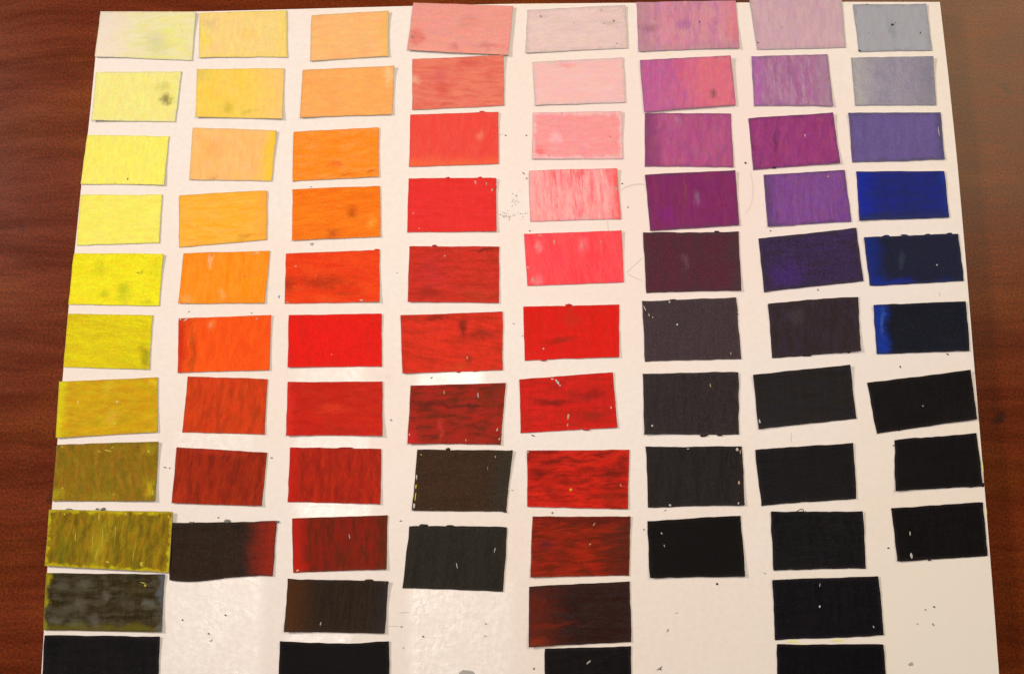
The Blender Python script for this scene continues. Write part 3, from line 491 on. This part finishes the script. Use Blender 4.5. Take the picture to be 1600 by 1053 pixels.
for (x, y, l_, w_, k) in ((1241, 1002, 30, 4.5, 'c'), (1314, 1000, 30, 4, 'c'), (1250, 1006, 8, 3, 'c'), (436, 464, 3, 6, 'u'), (1541, 799, 2.5, 12, 'c'), (1535, 729, 2.5, 20, 'c'), (730, 1054, 22, 14, 's'), (487.5, 381.5, 7, 5, 's'),
                          (1424, 1037, 9, 6, 's'), (1044, 85, 14, 2, 'c')):
    blob('glue_stain', x, y, l_, w_, 0, k, .00002, .00003, board)

# ------------------------------------------------------------------ loose things lying on the board
def crumb(px, py, ln, wd, ang, key, label, group=None):
    o = blob('crumb', px, py, ln * .85, wd * .85, ang, key, .00001, .0004 if max(ln, wd) < 5 else .0003, None)
    o['label'] = label; o['category'] = 'crumb'
    if group: o['group'] = group
crumb(1165, 255, 4.2, 4.6, 30, 'k', 'round black crumb between the magenta purple and vivid purple swatches')
crumb(1120.5, 912, 4, 5, 40, 'k', 'black crumb on bare board just below the solid black swatch')
crumb(833, 680.5, 8, 2, -22, 'k', 'dark sliver under the red swatch with chipped white paint')
crumb(863, 801, 2.4, 4, -15, 'k', 'dark sliver above the reddish brown swatch with dark end')
crumb(1031, 1043, 13, 2, 35, 'g', 'long grey sliver on bare board below the solid black swatch')
crumb(1388, 856, 5, 3, 0, 'k', 'black crumb beside the black swatch with a white scrape')
crumb(1406.5, 573, 2.6, 5, 0, 'k', 'black crumb above the black swatch tilted strongly anticlockwise')
crumb(1481, 553.5, 8, 2, -30, 'k', 'dark sliver under the blue black swatch with blue stripe')
for i, (x, y, l_, w_, a, k) in enumerate([(1204, 361, 3, 2.4, 0, 'k'), (1459.5, 947.5, 3.2, 3.2, 0, 'k'), (1446, 952, 2.8, 2.2, 0, 'g'), (1458, 975, 2, 6, 20, 'g'), (1433, 974, 2, 3, 0, 's'), (1405, 672.5, 3, 2, 0, 'k'), (1396, 696, 2.4, 3, 0, 'k'),
      (802.5, 505.5, 5, 2, -20, 's'), (816, 525, 4, 1.4, 10, 'o'), (620, 426, 4, 1.8, -30, 's'), (258, 730, 7, 2.2, -10, 'g'), (265, 731, 3, 2, 0, 'g'), (424, 715, 4, 4, 20, 's'), (245, 739, 1.8, 4, 0, 's'),
      (341, 808.5, 2.6, 3, 20, 'k'), (285, 968, 2.4, 2.6, 0, 'k'), (352.5, 960.5, 3, 3, 0, 'k'), (326, 989.5, 5, 2.2, -40, 'g'), (330, 1000, 6, 2, 50, 's'), (661, 994, 3, 3.4, 0, 'k'), (627, 978.5, 4, 2, 20, 'g'), (630, 1011.5, 2, 2, 0, 'g'),
      (759, 974, 2.4, 2.4, 0, 'k'), (758, 993, 3, 2, 0, 'g'), (611, 656, 4, 5, 20, 's'), (800, 765.5, 2, 2.4, 0, 'k'), (790, 212, 4, 2.4, 0, 'g'), (822, 212, 2.4, 4, 0, 'g'), (626, 813.5, 5, 2.4, 0, 'g'), (972, 287, 4, 3, 20, 'g'), (981, 324, 2, 4, 20, 'g'),
      (828, 361, 2.6, 3, 0, 'k'), (818, 271, 7, 2.4, -40, 'g'), (823, 279, 2, 5, 10, 'g'), (295, 487, 3, 3, 0, 's'), (393, 489, 2.4, 2, 0, 'g'), (1195, 895, 5, 2, -20, 's'), (1043, 984, 8, 3, 60, 's'), (1057, 957, 5, 1.6, 0, 's'), (834, 1044, 3, 4, 0, 'g'),
      (1006, 827, 3, 3, 0, 'g'), (1039, 797, 6, 2, 10, 's'), (486, 292.5, 3, 2, 0, 'g'), (1153, 491, 2, 3, 0, 'k'), (674, 590, 6, 3, 40, 'o'), (1278, 453, 4, 5, 0, 's'), (1032, 1045, 3, 3, 0, 'k')]):
    crumb(x, y, l_, w_, a, k, 'tiny crumb or fleck lying loose on the white board', 'tiny crumbs scattered over the board')
V, F = [], []                                             # fine grit spilled between the scarlet and the salmon swatch
for _ in range(75):
    t = rf.random()
    x, y = (rf.gauss(790, 6), rf.gauss(337, 3)) if t < .35 else (rf.gauss(815, 7), rf.gauss(335, 3)) if t < .7 else (rf.gauss(806, 4), rf.gauss(312, 6))
    if x < 778 or x > 827: continue
    c = at(x, y); r = .000272 * rf.uniform(.35, 1.0); b = len(V)
    V += [c + Vector((r * math.cos(q), r * math.sin(q), 0)) for q in (0.2, 1.7, 3.3, 4.9)] + [c + Vector((0, 0, r * 1.2))]
    F += [(b, b + 1, b + 4), (b + 1, b + 2, b + 4), (b + 2, b + 3, b + 4), (b + 3, b, b + 4)]
grit = mesh_obj('grit', V, F, [KM['g']]); grit['kind'] = 'stuff'; grit['category'] = 'grit'
grit['label'] = 'fine dark grit spilled between the scarlet and salmon swatches'
def tube(name, pts, rad, key, label, cat):
    P = [at(x, y, z) for x, y, z in pts]
    Q = []                                                # Catmull-Rom
    for i in range(len(P) - 1):
        a, b, c, d = P[max(i - 1, 0)], P[i], P[i + 1], P[min(i + 2, len(P) - 1)]
        for k in range(6):
            t = k / 6; Q.append(.5 * ((2 * b) + (c - a) * t + (2 * a - 5 * b + 4 * c - d) * t * t + (3 * b - a - 3 * c + d) * t ** 3))
    Q.append(P[-1]); V = []; F = []; n = 5
    for i, p in enumerate(Q):
        t = (Q[min(i + 1, len(Q) - 1)] - Q[max(i - 1, 0)]).normalized(); s = t.cross(Vector((0, 0, 1))).normalized(); up = s.cross(t)
        V += [p + (s * math.cos(6.2832 * k / n) + up * math.sin(6.2832 * k / n)) * rad for k in range(n)]
    for i in range(len(Q) - 1):
        for k in range(n): F.append((i * n + k, i * n + (k + 1) % n, (i + 1) * n + (k + 1) % n, (i + 1) * n + k))
    F += [tuple(range(n - 1, -1, -1)), tuple(range(len(V) - n, len(V)))]
    o = mesh_obj(name, V, F, [KM[key]], smooth=True); o['label'] = label; o['category'] = cat
tube('hair', [(968, 299, .0002), (976, 293, .0003), (987, 289, .0004), (1000, 287.5, .0003), (1007, 289, .0002)], .00005, 's', 'fine hair between the salmon pink and dark plum swatches', 'hair')
tube('hair', [(1172, 268, .0001), (1176, 290, .0003), (1175, 312, .0003), (1166, 333, .0002)], .000035, 's', 'faint long hair between the dark plum and violet swatches', 'hair')
tube('fibre', [(1240, 800, .0005), (1246, 798, .0007), (1251, 795, .0008), (1255, 796, .0007), (1255, 799, .0005)], .00014, 'k', 'curled black fibre on the top edge of a black swatch', 'fibre')
